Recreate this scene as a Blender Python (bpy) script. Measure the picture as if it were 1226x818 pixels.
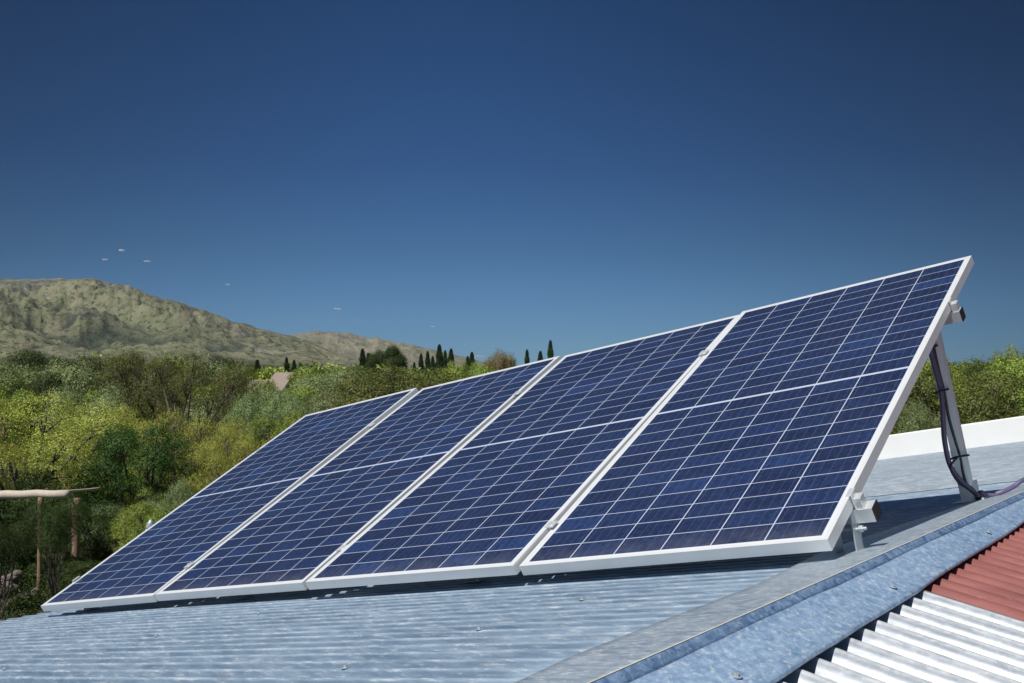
import bpy, bmesh, math, random
import numpy as np
from mathutils import Vector, Matrix, noise as mnoise

for o in list(bpy.data.objects): bpy.data.objects.remove(o)
SC = bpy.context.scene
COL = SC.collection
R = math.radians

# ------------------------------------------------------------------ frame of reference
# world origin = lower left corner of the panel row, Z up, Y horizontal across the roof slope
FPX = 1248.08
def rod(r):
    th = np.linalg.norm(r) + 1e-15; k = r/th
    K = np.array([[0,-k[2],k[1]],[k[2],0,-k[0]],[-k[1],k[0],0]])
    return np.eye(3)+np.sin(th)*K+(1-np.cos(th))*K@K
_R = rod(np.array([1.8403,.2428,-.792])); _t = np.array([-2.3079,1.2893,5.1018])
HY = 445.0
_a = math.atan((HY-409)/FPX)
_up = np.array([0,-math.cos(_a),math.sin(_a)])
_u,_v,_n = _R.T
_ux = _u-_up*(_u@_up); _ux /= np.linalg.norm(_ux); _uy = np.cross(_up,_ux)
W = np.array([_ux,_uy,_up])
CAM = W@(-_t)
U = W@_u; V = W@_v; N = W@_n                       # along the row, up the tilt, out of the glass
Y = np.array([0,1.,0]); RN = np.cross(U,Y)         # normal of the left roof slope
HR = .06                                           # rib tops below the panel corner line
def at(px, py, d):                                 # a point seen in a direction, at depth d
    return CAM + W@np.array([(px-613)/FPX,(py-409)/FPX,1])*d
def PL(s, y, lift=0.0): return s*U + Y*y + (lift-HR)*RN
BET = R(10.3)
D = np.array([math.cos(BET),0,-math.sin(BET)]); ND = np.array([math.sin(BET),0,math.cos(BET)])
RA = PL(4.15,0)
def PR(d, y, lift=0.0): return RA + D*d + Y*y + ND*lift

# ------------------------------------------------------------------ camera
cd = bpy.data.cameras.new('camera'); cam = bpy.data.objects.new('camera', cd); COL.objects.link(cam)
cd.sensor_width = 36; cd.lens = FPX/1226*36; cd.clip_start = .05; cd.clip_end = 60000
m = Matrix.Identity(4)
for i,c in enumerate((W@[1,0,0], W@[0,-1,0], W@[0,0,-1])):
    for j in range(3): m[j][i] = c[j]
for j in range(3): m[j][3] = CAM[j]
cam.matrix_world = m
SC.camera = cam

# ------------------------------------------------------------------ sky, sun, exposure
SUN = np.array([.02,-.55,.835]); SUN /= np.linalg.norm(SUN)
wd = bpy.data.worlds.new('World'); SC.world = wd; wd.use_nodes = True
nt = wd.node_tree; bg = nt.nodes['Background']
sky = nt.nodes.new('ShaderNodeTexSky'); sky.sky_type = 'NISHITA'; sky.sun_disc = False
sky.sun_elevation = math.asin(SUN[2]); sky.sun_rotation = math.atan2(SUN[0],SUN[1])
sky.altitude = 900; sky.air_density = 1.0; sky.dust_density = .3; sky.ozone_density = 2.0
tc = nt.nodes.new('ShaderNodeTexCoord'); sp = nt.nodes.new('ShaderNodeSeparateXYZ')
nt.links.new(tc.outputs['Generated'], sp.inputs[0])
rp = nt.nodes.new('ShaderNodeValToRGB')
SKYR = [(0, (0.2277, 0.4263, 0.7476)), (0.033, (0.203, 0.381, 0.6672)), (0.112, (0.1614, 0.303, 0.4761)), (0.193, (0.1279, 0.2511, 0.4288)), (0.333, (0.1119, 0.2414, 0.4067)), (0.6, (0.1455, 0.2781, 0.4948)), (1, (0.385, 0.5665, 0.8011))]
el = rp.color_ramp.elements
el[0].position = 0; el[0].color = (*SKYR[0][1],1); el[1].position = 1; el[1].color = (*SKYR[-1][1],1)
for p,c in SKYR[1:-1]:
    e = el.new(p); e.color = (*c,1)
nt.links.new(sp.outputs[2], rp.inputs[0])
mx = nt.nodes.new('ShaderNodeMix'); mx.data_type = 'RGBA'; mx.blend_type = 'MULTIPLY'; mx.inputs[0].default_value = 1
# polarised part of the sky: deepest far from the sun and to the right of the view, undarkened near the sun
def vdot(vec):
    x = nt.nodes.new('ShaderNodeVectorMath'); x.operation = 'DOT_PRODUCT'; nt.links.new(tc.outputs['Generated'],x.inputs[0]); x.inputs[1].default_value = tuple(vec); return x.outputs['Value']
def mr(v,a,b,c,d):
    x = nt.nodes.new('ShaderNodeMapRange'); x.interpolation_type = 'SMOOTHSTEP'; nt.links.new(v,x.inputs[0])
    for k,q in zip((1,2,3,4),(a,b,c,d)): x.inputs[k].default_value = q
    return x.outputs[0]
near = nt.nodes.new('ShaderNodeMix'); near.data_type = 'RGBA'; nt.links.new(mr(vdot(SUN),.35,.85,0,1),near.inputs[0])
nt.links.new(rp.outputs[0],near.inputs[6]); near.inputs[7].default_value = (.95,.97,1,1)
side = nt.nodes.new('ShaderNodeVectorMath'); side.operation = 'SCALE'; nt.links.new(near.outputs[2],side.inputs[0])
nt.links.new(mr(vdot(W@np.array([1,-.55,.15])/1.15),.12,.78,1,.32),side.inputs['Scale'])
side2 = nt.nodes.new('ShaderNodeVectorMath'); side2.operation = 'SCALE'; nt.links.new(side.outputs[0],side2.inputs[0])
nt.links.new(mr(vdot(W@np.array([-1,-.55,.15])/1.15),.25,.8,1,.45),side2.inputs['Scale'])
nt.links.new(sky.outputs[0], mx.inputs[6]); nt.links.new(side2.outputs[0], mx.inputs[7])
nt.links.new(mx.outputs[2], bg.inputs[0]); bg.inputs[1].default_value = .10
sl = bpy.data.lights.new('sun','SUN'); sl.energy = 4.8; sl.angle = R(.53); sl.color = (1,.965,.91)
so = bpy.data.objects.new('sun', sl); COL.objects.link(so)
so.rotation_euler = Vector(SUN).to_track_quat('Z','Y').to_euler(); so.location = (0,-10,20)
SC.view_settings.view_transform = 'Standard'; SC.view_settings.look = 'None'
SC.view_settings.exposure = 0; SC.view_settings.gamma = 1
SC.render.engine = 'CYCLES'
SC.cycles.max_bounces = 8; SC.cycles.transparent_max_bounces = 12

# ------------------------------------------------------------------ helpers
def tag(o, label=None, cat=None, group=None, kind=None):
    if label: o['label'] = label
    if cat: o['category'] = cat
    if group: o['group'] = group
    if kind: o['kind'] = kind
    return o
def link(name, me, mat=None, parent=None, smooth=False):
    o = bpy.data.objects.new(name, me); COL.objects.link(o)
    if mat: me.materials.append(mat)
    if smooth: me.polygons.foreach_set('use_smooth',[True]*len(me.polygons))
    if parent: o.parent = parent
    return o
def empty(name, loc=(0,0,0)):
    o = bpy.data.objects.new(name, None); COL.objects.link(o); o.location = loc; o.empty_display_size = .1
    return o
def mesh(name, vs, fs):
    me = bpy.data.meshes.new(name); me.from_pydata([tuple(map(float,v)) for v in vs], [], fs); me.update(); return me
def copy_tree(o, parent=None):
    c = o.copy(); COL.objects.link(c)
    if parent: c.parent = parent
    for ch in [x for x in bpy.data.objects if x.parent == o]: copy_tree(ch, c)
    return c
def basis(o, ex, ey, ez, loc):
    M = Matrix.Identity(4)
    for i,c in enumerate((ex,ey,ez)):
        for j in range(3): M[j][i] = c[j]
    for j in range(3): M[j][3] = loc[j]
    o.matrix_world = M
    return o
class MB:                                          # collects boxes and tubes, links them as ONE mesh
    def __init__(s): s.v = []; s.f = []
    def add(s, vs, fs):
        k = len(s.v); s.v += [tuple(map(float,v)) for v in vs]; s.f += [tuple(i+k for i in f) for f in fs]
    def box(s, o, ex, ey, ez):                     # corner + three edge vectors
        o,ex,ey,ez = map(lambda a: np.array(a,float),(o,ex,ey,ez))
        p = [o+a*ex+b*ey+c*ez for c in (0,1) for b in (0,1) for a in (0,1)]
        s.add(p,[(0,2,3,1),(4,5,7,6),(0,1,5,4),(2,6,7,3),(0,4,6,2),(1,3,7,5)])
    def tube(s, pts, rad, n=8, cap=True):
        pts = [np.array(p,float) for p in pts]
        if not hasattr(rad,'__len__'): rad = [rad]*len(pts)
        rings = []; prev = None
        for i,p in enumerate(pts):
            d = pts[min(i+1,len(pts)-1)]-pts[max(i-1,0)]; d /= np.linalg.norm(d)+1e-12
            if prev is None:
                a = np.cross(d,[0,0,1.]);
                if np.linalg.norm(a) < .1: a = np.cross(d,[1.,0,0])
            else: a = prev - d*(prev@d)
            a /= np.linalg.norm(a)+1e-12; prev = a; b = np.cross(d,a)
            rings.append([p+rad[i]*(math.cos(2*math.pi*k/n)*a+math.sin(2*math.pi*k/n)*b) for k in range(n)])
        vs = [q for r_ in rings for q in r_]; fs = []
        for i in range(len(pts)-1):
            for k in range(n):
                fs.append((i*n+k,i*n+(k+1)%n,(i+1)*n+(k+1)%n,(i+1)*n+k))
        if cap: fs += [tuple(range(n))[::-1], tuple((len(pts)-1)*n+k for k in range(n))]
        s.add(vs,fs)
    def build(s, name, mat, parent=None, smooth=False, bevel=0):
        o = link(name, mesh(name,s.v,s.f), mat, parent, smooth)
        if bevel:
            b = o.modifiers.new('bevel','BEVEL'); b.width = bevel; b.segments = 2; b.limit_method = 'ANGLE'
        return o

# ---- node shorthand
class NT:
    def __init__(s, name):
        s.m = bpy.data.materials.new(name); s.m.use_nodes = True; s.t = s.m.node_tree
        s.b = s.t.nodes['Principled BSDF']; s.out = s.t.nodes['Material Output']
    def n(s, typ, **kw):
        x = s.t.nodes.new(typ)
        for k,v in kw.items():
            if k.startswith('i_'):
                key = k[2:]; key = int(key) if key.isdigit() else key
                s.set(x.inputs[key], v)
            else: setattr(x,k,v)
        return x
    def set(s, inp, v):
        if isinstance(v, bpy.types.NodeSocket): s.t.links.new(v, inp)
        else: inp.default_value = v
    def math(s, op, a, b=0.0, c=None):
        x = s.t.nodes.new('ShaderNodeMath'); x.operation = op; s.set(x.inputs[0],a); s.set(x.inputs[1],b)
        if c is not None: s.set(x.inputs[2],c)
        return x.outputs[0]
    def mix(s, f, a, b, bl='MIX'):
        x = s.t.nodes.new('ShaderNodeMix'); x.data_type = 'RGBA'; x.blend_type = bl
        s.set(x.inputs[0],f); s.set(x.inputs[6],a); s.set(x.inputs[7],b); return x.outputs[2]
    def ramp(s, f, st, interp='LINEAR'):
        x = s.t.nodes.new('ShaderNodeValToRGB'); s.set(x.inputs[0],f); e = x.color_ramp.elements; x.color_ramp.interpolation = interp
        def c4(c): return (c,c,c,1) if not hasattr(c,'__len__') else (*c,1)
        e[0].position = st[0][0]; e[0].color = c4(st[0][1]); e[1].position = st[-1][0]; e[1].color = c4(st[-1][1])
        for p,c in st[1:-1]: q = e.new(p); q.color = c4(c)
        return x.outputs[0]
    def coord(s, which='Object', scale=(1,1,1)):
        a = s.t.nodes.new('ShaderNodeTexCoord'); mp = s.t.nodes.new('ShaderNodeMapping'); mp.inputs['Scale'].default_value = scale
        s.t.links.new(a.outputs[which], mp.inputs[0]); return mp.outputs[0]
    def noise(s, vec, scale, detail=4, rough=.55, out=0):
        x = s.n('ShaderNodeTexNoise'); s.set(x.inputs['Vector'],vec); x.inputs['Scale'].default_value = scale
        x.inputs['Detail'].default_value = detail; x.inputs['Roughness'].default_value = rough; return x.outputs[out]
    def bump(s, h, strength=.3, dist=.01):
        x = s.n('ShaderNodeBump'); x.inputs['Strength'].default_value = strength; x.inputs['Distance'].default_value = dist
        s.set(x.inputs['Height'],h); s.t.links.new(x.outputs[0], s.b.inputs['Normal'])
    def P(s, **kw):
        for k,v in kw.items(): s.set(s.b.inputs[k.replace('_',' ')], v)
        return s.m
def c4(c): return (c[0],c[1],c[2],1)
def simple(name, col, rough=.6, metal=0, var=.12, scale=8, bump=.1):
    t = NT(name); co = t.coord('Object'); f = t.noise(co,scale,6)
    c = t.mix(f, c4([x*(1-var) for x in col]), c4([min(1,x*(1+var)) for x in col]))
    t.P(Base_Color=c, Roughness=rough, Metallic=metal)
    if bump: t.bump(t.noise(co,scale*6,3),bump,.004)
    return t.m

# ------------------------------------------------------------------ materials
def mat_galv(name, lo, hi, metal, rough, streak=(1,1,1), sp=55, speck=.5, white=.0, bump=.15, rib=None):
    t = NT(name); co = t.coord('Object',streak)
    vo = t.n('ShaderNodeTexVoronoi', i_Vector=co, i_Scale=sp, i_Randomness=1.0)
    cell = t.n('ShaderNodeSeparateColor'); t.t.links.new(vo.outputs['Color'], cell.inputs[0])
    nz = t.noise(co, sp*.35, 8, .7); big = t.noise(t.coord('Object'),1.6,5,.6)
    f = t.math('ADD', t.math('MULTIPLY', cell.outputs[0], speck), t.math('MULTIPLY', nz, 1-speck))
    f = t.math('ADD', f, t.math('MULTIPLY', t.math('SUBTRACT', big, .5), .3))
    c = t.ramp(f, [(.25,lo),(.75,hi)])
    if white:
        w = t.ramp(t.noise(t.coord('Object',streak),sp*.7,8,.8), [(.54,0),(.62,1)])
        c = t.mix(t.math('MULTIPLY',w,white), c, (.80,.84,.86,1))
    if rib:                                          # shade of the corrugation troughs, darkened into the sheet's colour
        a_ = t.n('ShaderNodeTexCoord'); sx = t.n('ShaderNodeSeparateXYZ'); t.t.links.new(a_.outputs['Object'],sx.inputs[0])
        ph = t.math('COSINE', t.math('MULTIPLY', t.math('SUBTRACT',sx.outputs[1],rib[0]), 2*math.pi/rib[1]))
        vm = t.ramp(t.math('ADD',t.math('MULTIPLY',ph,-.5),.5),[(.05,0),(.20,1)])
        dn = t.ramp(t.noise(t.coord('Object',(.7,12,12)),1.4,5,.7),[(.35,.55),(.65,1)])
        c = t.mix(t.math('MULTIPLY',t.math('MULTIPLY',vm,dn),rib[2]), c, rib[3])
    r = t.math('ADD', rough-.1, t.math('MULTIPLY', nz, .2))
    t.P(Base_Color=c, Roughness=r, Metallic=metal)
    t.bump(nz,bump,.003)
    return t.m
M = {}
M['roof'] = mat_galv('galvanised_roof',(.19,.28,.38),(.56,.69,.81),.30,.40,(.34,3.2,3.2),42,.08,white=.85,bump=.03,rib=(-3.6,.076,.7,(.05,.10,.17,1)))  # white flecks paint silver glints over the zinc's own mottling
M['crest'] = mat_galv('blue_zinc_fold',(.07,.16,.34),(.34,.50,.72),.40,.30,(1.4,1,1),75,.30,white=.35,bump=.05)  # blue sky reflection painted into the fold's base colour
M['flange'] = mat_galv('dull_grey_flange',(.20,.26,.32),(.54,.62,.68),.30,.40,(1.0,2.2,1),60,.10,white=.8,bump=.05)
M['lip'] = simple('pale_folded_edge',(.66,.64,.57),.5,.1,.25,9,.1)  # cream sun highlight along the fold, painted as a pale strip
M['roof_far'] = mat_galv('paler_galvanised_roof',(.26,.34,.40),(.66,.74,.80),.30,.38,(.6,3.0,3.0),22,.15,white=.9,bump=.03,rib=(3.002,.076,.6,(.10,.15,.20,1)))  # specular sheen of the far slope painted as paler base and flecks
M['cap'] = mat_galv('spangled_flashing',(.15,.29,.50),(.55,.73,.93),.35,.36,(1.5,1,1),95,.12,white=.9,bump=.05)  # reflected sky blue tinted into the zinc base colour
M['white_roof'] = mat_galv('bright_zinc_sheet',(.40,.44,.48),(.74,.76,.77),.22,.30,(.8,1.5,1.5),80,.22,white=.5,bump=.05,rib=(-.075-.0825*42,.0825,.85,(.17,.20,.24,1)))  # sun glare and trough shade are painted into this sheet's colour
t = NT('red_painted_sheet'); co = t.coord('Object',(2,8,8)); f = t.noise(co,3,7,.65)
c = t.ramp(f,[(.3,(.19,.062,.056)),(.7,(.32,.115,.10))]); w = t.ramp(t.noise(t.coord('Object',(6,14,14)),4,4,.7),[(.64,0),(.74,.5)])
M['red_roof'] = t.P(Base_Color=t.mix(w,c,(.50,.36,.33,1)), Roughness=.55)
def mat_alu(name, col, metal, rough):
    t = NT(name); co = t.coord('Object',(1,1,1)); f = t.noise(co,14,6,.6)
    t.P(Base_Color=t.mix(f,c4([x*.88 for x in col]),c4(col)), Metallic=metal, Roughness=t.math('ADD',rough-.06,t.math('MULTIPLY',f,.14)))
    return t.m
M['alu'] = mat_alu('anodised_aluminium',(.84,.85,.84),.22,.32)
M['alu_rail'] = mat_alu('mill_aluminium',(.74,.76,.76),.40,.30)
M['steel'] = mat_alu('galvanised_post',(.48,.53,.56),.4,.40)
M['post'] = mat_alu('pale_post_metal',(.90,.95,.94),.10,.40)
M['back'] = simple('white_backsheet',(.78,.78,.78),.5,0,.04,5,0)
M['black'] = simple('black_plastic',(.015,.015,.018),.5,0,.2,30,0)
M['cable'] = simple('violet_cable',(.12,.10,.18),.42,0,.2,30,0)
M['cable_dark'] = simple('dark_cable',(.03,.028,.045),.42,0,.2,30,0)
M['wall'] = simple('house_render',(.62,.58,.52),.9,0,.12,3,.3)
M['parapet'] = simple('white_parapet_paint',(.80,.79,.76),.85,0,.06,2.5,.3)
M['wood'] = simple('weathered_log',(.27,.17,.11),.85,0,.3,12,.5)
M['wood_pale'] = simple('pale_log',(.50,.43,.35),.85,0,.25,12,.5)
M['stone'] = simple('pale_stone',(.15,.125,.11),.95,0,.5,9,.9)
M['far_wall'] = simple('far_white_wall',(.72,.70,.66),.9,0,.08,2,0)
M['far_pink'] = simple('far_pink_wall',(.52,.36,.29),.9,0,.1,2,0)
M['far_roof'] = simple('far_roof_tiles',(.27,.22,.18),.9,0,.15,4,0)
M['far_dark'] = simple('dark_window',(.03,.03,.035),.3,0,.1,4,0)

# photovoltaic glass: 6 x 24 half cells, white back sheet in the gaps, fine bus bars
PW, PH, MG = 1.0, 1.989, .022
def mat_cells():
    t = NT('photovoltaic_cells'); a = t.n('ShaderNodeTexCoord'); s = t.n('ShaderNodeSeparateXYZ')
    t.t.links.new(a.outputs['Object'], s.inputs[0]); X,Yy = s.outputs[0],s.outputs[1]
    px = (PW-2*MG)/6; mid = .011; py = (PH-2*MG-mid)/24
    x1 = t.math('SUBTRACT',X,MG); gx = t.math('DIVIDE',x1,px); fx = t.math('FRACT',gx); ix = t.math('FLOOR',gx)
    up = t.math('GREATER_THAN',Yy,PH/2)
    y1 = t.math('SUBTRACT', t.math('SUBTRACT',Yy,MG), t.math('MULTIPLY',up,mid)); gy = t.math('DIVIDE',y1,py)
    fy = t.math('FRACT',gy); iy = t.math('FLOOR',gy)
    dx = t.math('MULTIPLY', t.math('MINIMUM',fx,t.math('SUBTRACT',1,fx)), px)
    dy = t.math('MULTIPLY', t.math('MINIMUM',fy,t.math('SUBTRACT',1,fy)), py)
    line = t.math('MAXIMUM', t.math('LESS_THAN',dx,.00185), t.math('LESS_THAN',dy,.00135))
    midm = t.math('LESS_THAN', t.math('ABSOLUTE',t.math('SUBTRACT',Yy,PH/2)), mid/2+.001)
    out = t.math('MAXIMUM', t.math('MAXIMUM', t.math('LESS_THAN',X,MG), t.math('GREATER_THAN',X,PW-MG)),
                 t.math('MAXIMUM', t.math('LESS_THAN',Yy,MG), t.math('GREATER_THAN',Yy,PH-MG)))
    line = t.math('MAXIMUM', t.math('MAXIMUM',line,midm), out)
    bus = t.math('LESS_THAN', t.math('ABSOLUTE',t.math('SUBTRACT',t.math('FRACT',t.math('MULTIPLY',fx,5)),.5)), .024)
    oi = t.n('ShaderNodeObjectInfo')
    cv = t.n('ShaderNodeCombineXYZ'); t.set(cv.inputs[0],ix); t.set(cv.inputs[1],iy); t.set(cv.inputs[2],t.math('MULTIPLY',oi.outputs['Random'],91))
    wn = t.n('ShaderNodeTexWhiteNoise'); wn.noise_dimensions = '3D'; t.t.links.new(cv.outputs[0],wn.inputs['Vector'])
    base = t.ramp(wn.outputs['Value'],[(0,(.010,.019,.060)),(.5,(.012,.024,.073)),(.88,(.013,.028,.087)),(1,(.015,.037,.115))])
    vo = t.n('ShaderNodeTexVoronoi', i_Vector=a.outputs['Object'], i_Scale=85.0); cs = t.n('ShaderNodeSeparateColor'); t.t.links.new(vo.outputs['Color'],cs.inputs[0])
    g = t.math('ADD',.72,t.math('MULTIPLY',cs.outputs[0],.56))
    gg = t.n('ShaderNodeCombineColor'); [t.set(gg.inputs[k],g) for k in range(3)]
    base = t.mix(1.0, base, gg.outputs[0], 'MULTIPLY')
    base = t.mix(t.math('MULTIPLY',bus,.16), base, (.30,.33,.42,1))
    dust = t.noise(a.outputs['Object'],2.2,6,.6)
    base = t.mix(t.math('ADD',.002,t.math('MULTIPLY',dust,.026)), base, (.55,.55,.55,1))
    foot = t.math('MULTIPLY', t.ramp(Yy,[(.02,1),(.11,0)]), t.ramp(t.noise(a.outputs['Object'],9,6,.7),[(.35,.2),(.65,1)]))   # dust washed to the lower edge
    base = t.mix(t.math('MULTIPLY',foot,.10), base, (.50,.48,.44,1))
    col = t.mix(line, base, (.50,.55,.66,1)); col = t.mix(out, col, (.66,.68,.70,1))
    t.P(Base_Color=col, Roughness=t.math('ADD',.02,t.math('MULTIPLY',dust,.09)), IOR=1.45, Specular_IOR_Level=.5)
    return t.m
M['cells'] = mat_cells()

# ------------------------------------------------------------------ terrain
ZG = -2.9
def gz(x, y):
    r = math.hypot(x-CAM[0], y-CAM[1])
    k = min(1,max(0,(r-12)/40))
    return ZG + k*(mnoise.noise(Vector((x*.02,y*.02,3.1)))*1.1)
def grid_ground():
    vs = []; fs = []; rs = [0.0]+list(np.geomspace(1.5,7400,70)); na = 144
    for i,r in enumerate(rs):
        for k in range(na):
            a = 2*math.pi*k/na; x = CAM[0]+r*math.cos(a); y = CAM[1]+r*math.sin(a); vs.append((x,y,gz(x,y)-(r/9000)**2*6))
    for i in range(len(rs)-1):
        for k in range(na): fs.append((i*na+k,(i+1)*na+k,(i+1)*na+(k+1)%na,i*na+(k+1)%na))
    t = NT('dry_ground'); co = t.coord('Object'); f = t.noise(co,.7,9,.65); g = t.noise(co,.09,5,.6)
    c = t.ramp(f,[(.3,(.045,.042,.022)),(.5,(.10,.088,.05)),(.7,(.17,.145,.09))]); c = t.mix(t.ramp(g,[(.4,0),(.6,1)]),c,(.055,.07,.025,1))
    t.P(Base_Color=c,Roughness=.95); t.bump(f,.6,.1)
    tag(link('ground', mesh('ground',vs,fs), t.m, None, True), kind='structure', label='dry scrubby valley floor below the roof')
grid_ground()

def dirw(px): d = W@np.array([(px-613)/FPX,0,1.]); d[2] = 0; return d/np.linalg.norm(d)
def interp(x, pts): return float(np.interp(x,[p[0] for p in pts],[p[1] for p in pts]))
def hill(name, sky_, near, far, seed, rough, mat, label, x0, x1, nx=560, ny=110):
    vs = []; fs = []; gl = []
    for i in range(nx+1):
        px = x0+(x1-x0)*i/nx; d = dirw(px); cosf = 1/math.sqrt(1+((px-613)/FPX)**2)
        top = (HY-interp(px,sky_)+3.0*mnoise.fractal(Vector((px*.03,seed,0)),.7,2.1,6))/FPX*(far*cosf)
        for j in range(ny+1):
            q = j/ny; r = near+(far-near)*q if q<=1 else far
            p = CAM+d*r
            e = q**1.35                                     # concave foot, steep head
            w = Vector((p[0]*.0040+seed,p[1]*.0040,seed*.7))
            rd = mnoise.ridged_multi_fractal(w,.9,2.15,7,1.0,2.0)   # gullies and spurs
            fb = mnoise.fractal(Vector((p[0]*.006,p[1]*.006,seed)),.9,2.2,5)
            h = top*e + top*rough*((rd-1.1)*.38*math.sin(math.pi*min(1,q*1.0))*(.35+.65*q) + fb*.075*q)
            cap_ = top*(r/far)*(1-.012*abs(fb)); h = h if h < cap_*.9 else (cap_*.9+(cap_*.1)*(1-math.exp(-(h-cap_*.9)/(cap_*.1))) if cap_ > 2 else cap_)
            vs.append((p[0],p[1],CAM[2]+max(h,-.01*top-6)-(1-q)*4)); gl.append(rd)
        # the far side drops away
        for q2,hh in ((1.06,.8),(1.25,-.05)):
            p = CAM+d*(near+(far-near)*q2); vs.append((p[0],p[1],CAM[2]+top*hh)); gl.append(1.2)
    m_ = ny+3
    for i in range(nx):
        for j in range(m_-1): fs.append((i*m_+j,(i+1)*m_+j,(i+1)*m_+j+1,i*m_+j+1))
    gl = np.array(gl); gl = .5+(gl-gl.mean())/(gl.std()+1e-6)*.22
    me = mesh(name,vs,fs); at_ = me.attributes.new('relief','FLOAT','POINT'); at_.data.foreach_set('value',gl)
    return tag(link(name, me, mat, None, True), kind='structure', label=label)
def mat_hill(name, k=1.0, pink=0):
    k *= 1.75
    t = NT(name); a = t.n('ShaderNodeTexCoord'); mp = t.n('ShaderNodeMapping'); mp.inputs['Scale'].default_value = (.001,.001,.001)
    t.t.links.new(a.outputs['Object'],mp.inputs[0]); co = mp.outputs[0]
    big = t.noise(co,1.6,8,.6); mid_ = t.noise(co,7,9,.68); fine = t.noise(co,38,8,.7)
    sc_ = t.n('ShaderNodeTexCoord'); geo = t.n('ShaderNodeNewGeometry'); sz = t.n('ShaderNodeSeparateXYZ'); t.t.links.new(geo.outputs['Position'],sz.inputs[0])
    hgt = t.math('DIVIDE',sz.outputs[2],330.0)
    tan = t.ramp(mid_,[(.34,(.070*k,.076*k,.046*k)),(.48,(.122*k,.128*k,.072*k)),(.56,(.180*k,.162*k,.104*k)),(.68,(.26*k,.218*k,.15*k))])
    grn = t.ramp(fine,[(.38,(.085,.10,.060)),(.62,(.22,.215,.135))])
    rock = t.ramp(fine,[(.40,(.05,.055,.06)),(.5,(.14,.132,.12)),(.62,(.32,.29,.25))])
    fg = t.ramp(t.math('ADD',big,t.math('MULTIPLY',t.math('SUBTRACT',mid_,.5),.9)),[(.50,0),(.56,.8)])
    c = t.mix(fg,tan,grn)
    fr = t.ramp(t.math('ADD',t.math('MULTIPLY',hgt,.24),t.math('MULTIPLY',t.noise(co,3.1,9,.72),1.0)),[(.63,0),(.69,.9)])
    c = t.mix(fr,c,rock)
    rp_ = t.ramp(t.noise(co,13,9,.72),[(.56,0),(.63,.85)]); c = t.mix(rp_,c,t.ramp(fine,[(.42,(.045,.058,.055)),(.62,(.20,.19,.16))]))
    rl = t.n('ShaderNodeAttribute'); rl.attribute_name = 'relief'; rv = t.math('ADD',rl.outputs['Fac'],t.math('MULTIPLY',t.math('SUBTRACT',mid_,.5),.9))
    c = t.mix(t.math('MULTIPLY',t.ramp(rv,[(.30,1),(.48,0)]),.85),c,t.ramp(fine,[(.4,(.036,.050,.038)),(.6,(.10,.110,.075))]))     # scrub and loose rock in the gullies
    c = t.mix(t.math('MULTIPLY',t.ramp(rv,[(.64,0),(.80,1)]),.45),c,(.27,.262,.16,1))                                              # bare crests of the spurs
    dots = t.ramp(t.noise(co,70,5,.75),[(.52,0),(.60,.9)])
    c = t.mix(dots,c,(.055,.07,.038,1))
    if pink: c = t.mix(pink,c,(.30,.24,.20,1))
    t.P(Base_Color=c,Roughness=1.0,Specular_IOR_Level=.1); t.bump(t.math('ADD',mid_,t.math('MULTIPLY',fine,.5)),1.0,22)
    return t.m
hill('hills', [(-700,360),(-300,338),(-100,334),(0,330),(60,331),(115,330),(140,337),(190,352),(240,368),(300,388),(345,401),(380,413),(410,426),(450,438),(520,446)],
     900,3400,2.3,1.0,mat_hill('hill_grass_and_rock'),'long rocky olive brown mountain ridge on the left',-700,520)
hill('hills', [(250,410),(330,400),(350,396),(400,396),(450,402),(480,410),(520,418),(560,428),(600,436),(640,441),(760,444),(900,448)],
     2600,5600,7.9,.8,mat_hill('far_hill_rock',1.0,.22),'paler far ridge that runs down behind the cypresses',250,900,360,70)

# ------------------------------------------------------------------ house
house = empty('house', (2,3,ZG)); tag(house,'low house with a ridged corrugated metal roof carrying the solar panels','house')
def corrugated(name, fn, a0, a1, y0, y1, mat, period=.076, amp=.0105, na=26, per=10, seed=0, lift=lambda a,y:0, a0f=None):
    n = int((y1-y0)/period*per); ys = [y0+(y1-y0)*i/n for i in range(n+1)]
    vs = []; fs = []
    for i,y in enumerate(ys):
        s0 = a0f(y) if a0f else a0
        for j in range(na+1):
            a = s0+(a1-s0)*j/na
            w = amp*(math.cos(2*math.pi*(y-y0)/period)-1) + .0016*mnoise.noise(Vector((a*.6,y*.8,seed))) + .0003*mnoise.noise(Vector((a*5,y*5,seed)))
            vs.append(fn(a,y,w+lift(a,y)))
    for i in range(n):
        for j in range(na): fs.append((i*(na+1)+j,i*(na+1)+j+1,(i+1)*(na+1)+j+1,(i+1)*(na+1)+j))
    o = link(name, mesh(name,vs,fs), mat, house, True)
    sd = o.modifiers.new('thickness','SOLIDIFY'); sd.thickness = .0008; sd.offset = -1
    return o
eave = lambda y: -.46 if y < 3 else -3.2
def left_eave(y): return -.46+.02*math.sin(y*3) 
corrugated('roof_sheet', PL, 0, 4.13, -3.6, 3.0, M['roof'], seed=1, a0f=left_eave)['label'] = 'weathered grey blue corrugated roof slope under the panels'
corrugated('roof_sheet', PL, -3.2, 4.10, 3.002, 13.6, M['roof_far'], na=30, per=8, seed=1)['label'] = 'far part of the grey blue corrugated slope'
PER = .0825
edge = lambda y: .163-.056*max(-2.5,min(4,y))
crest = lambda y: .047-.035*max(-2.5,min(4,y))
YS = -.075                                          # joint between bright zinc and red sheet
corrugated('roof_sheet', lambda a,y,l: PR(a,y,l-.004), .03, 3.2, YS-PER*42, YS, M['white_roof'], PER, .0155, 26, 14, 5)['label'] = 'bright silver white corrugated sheet at the bottom right'
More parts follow.
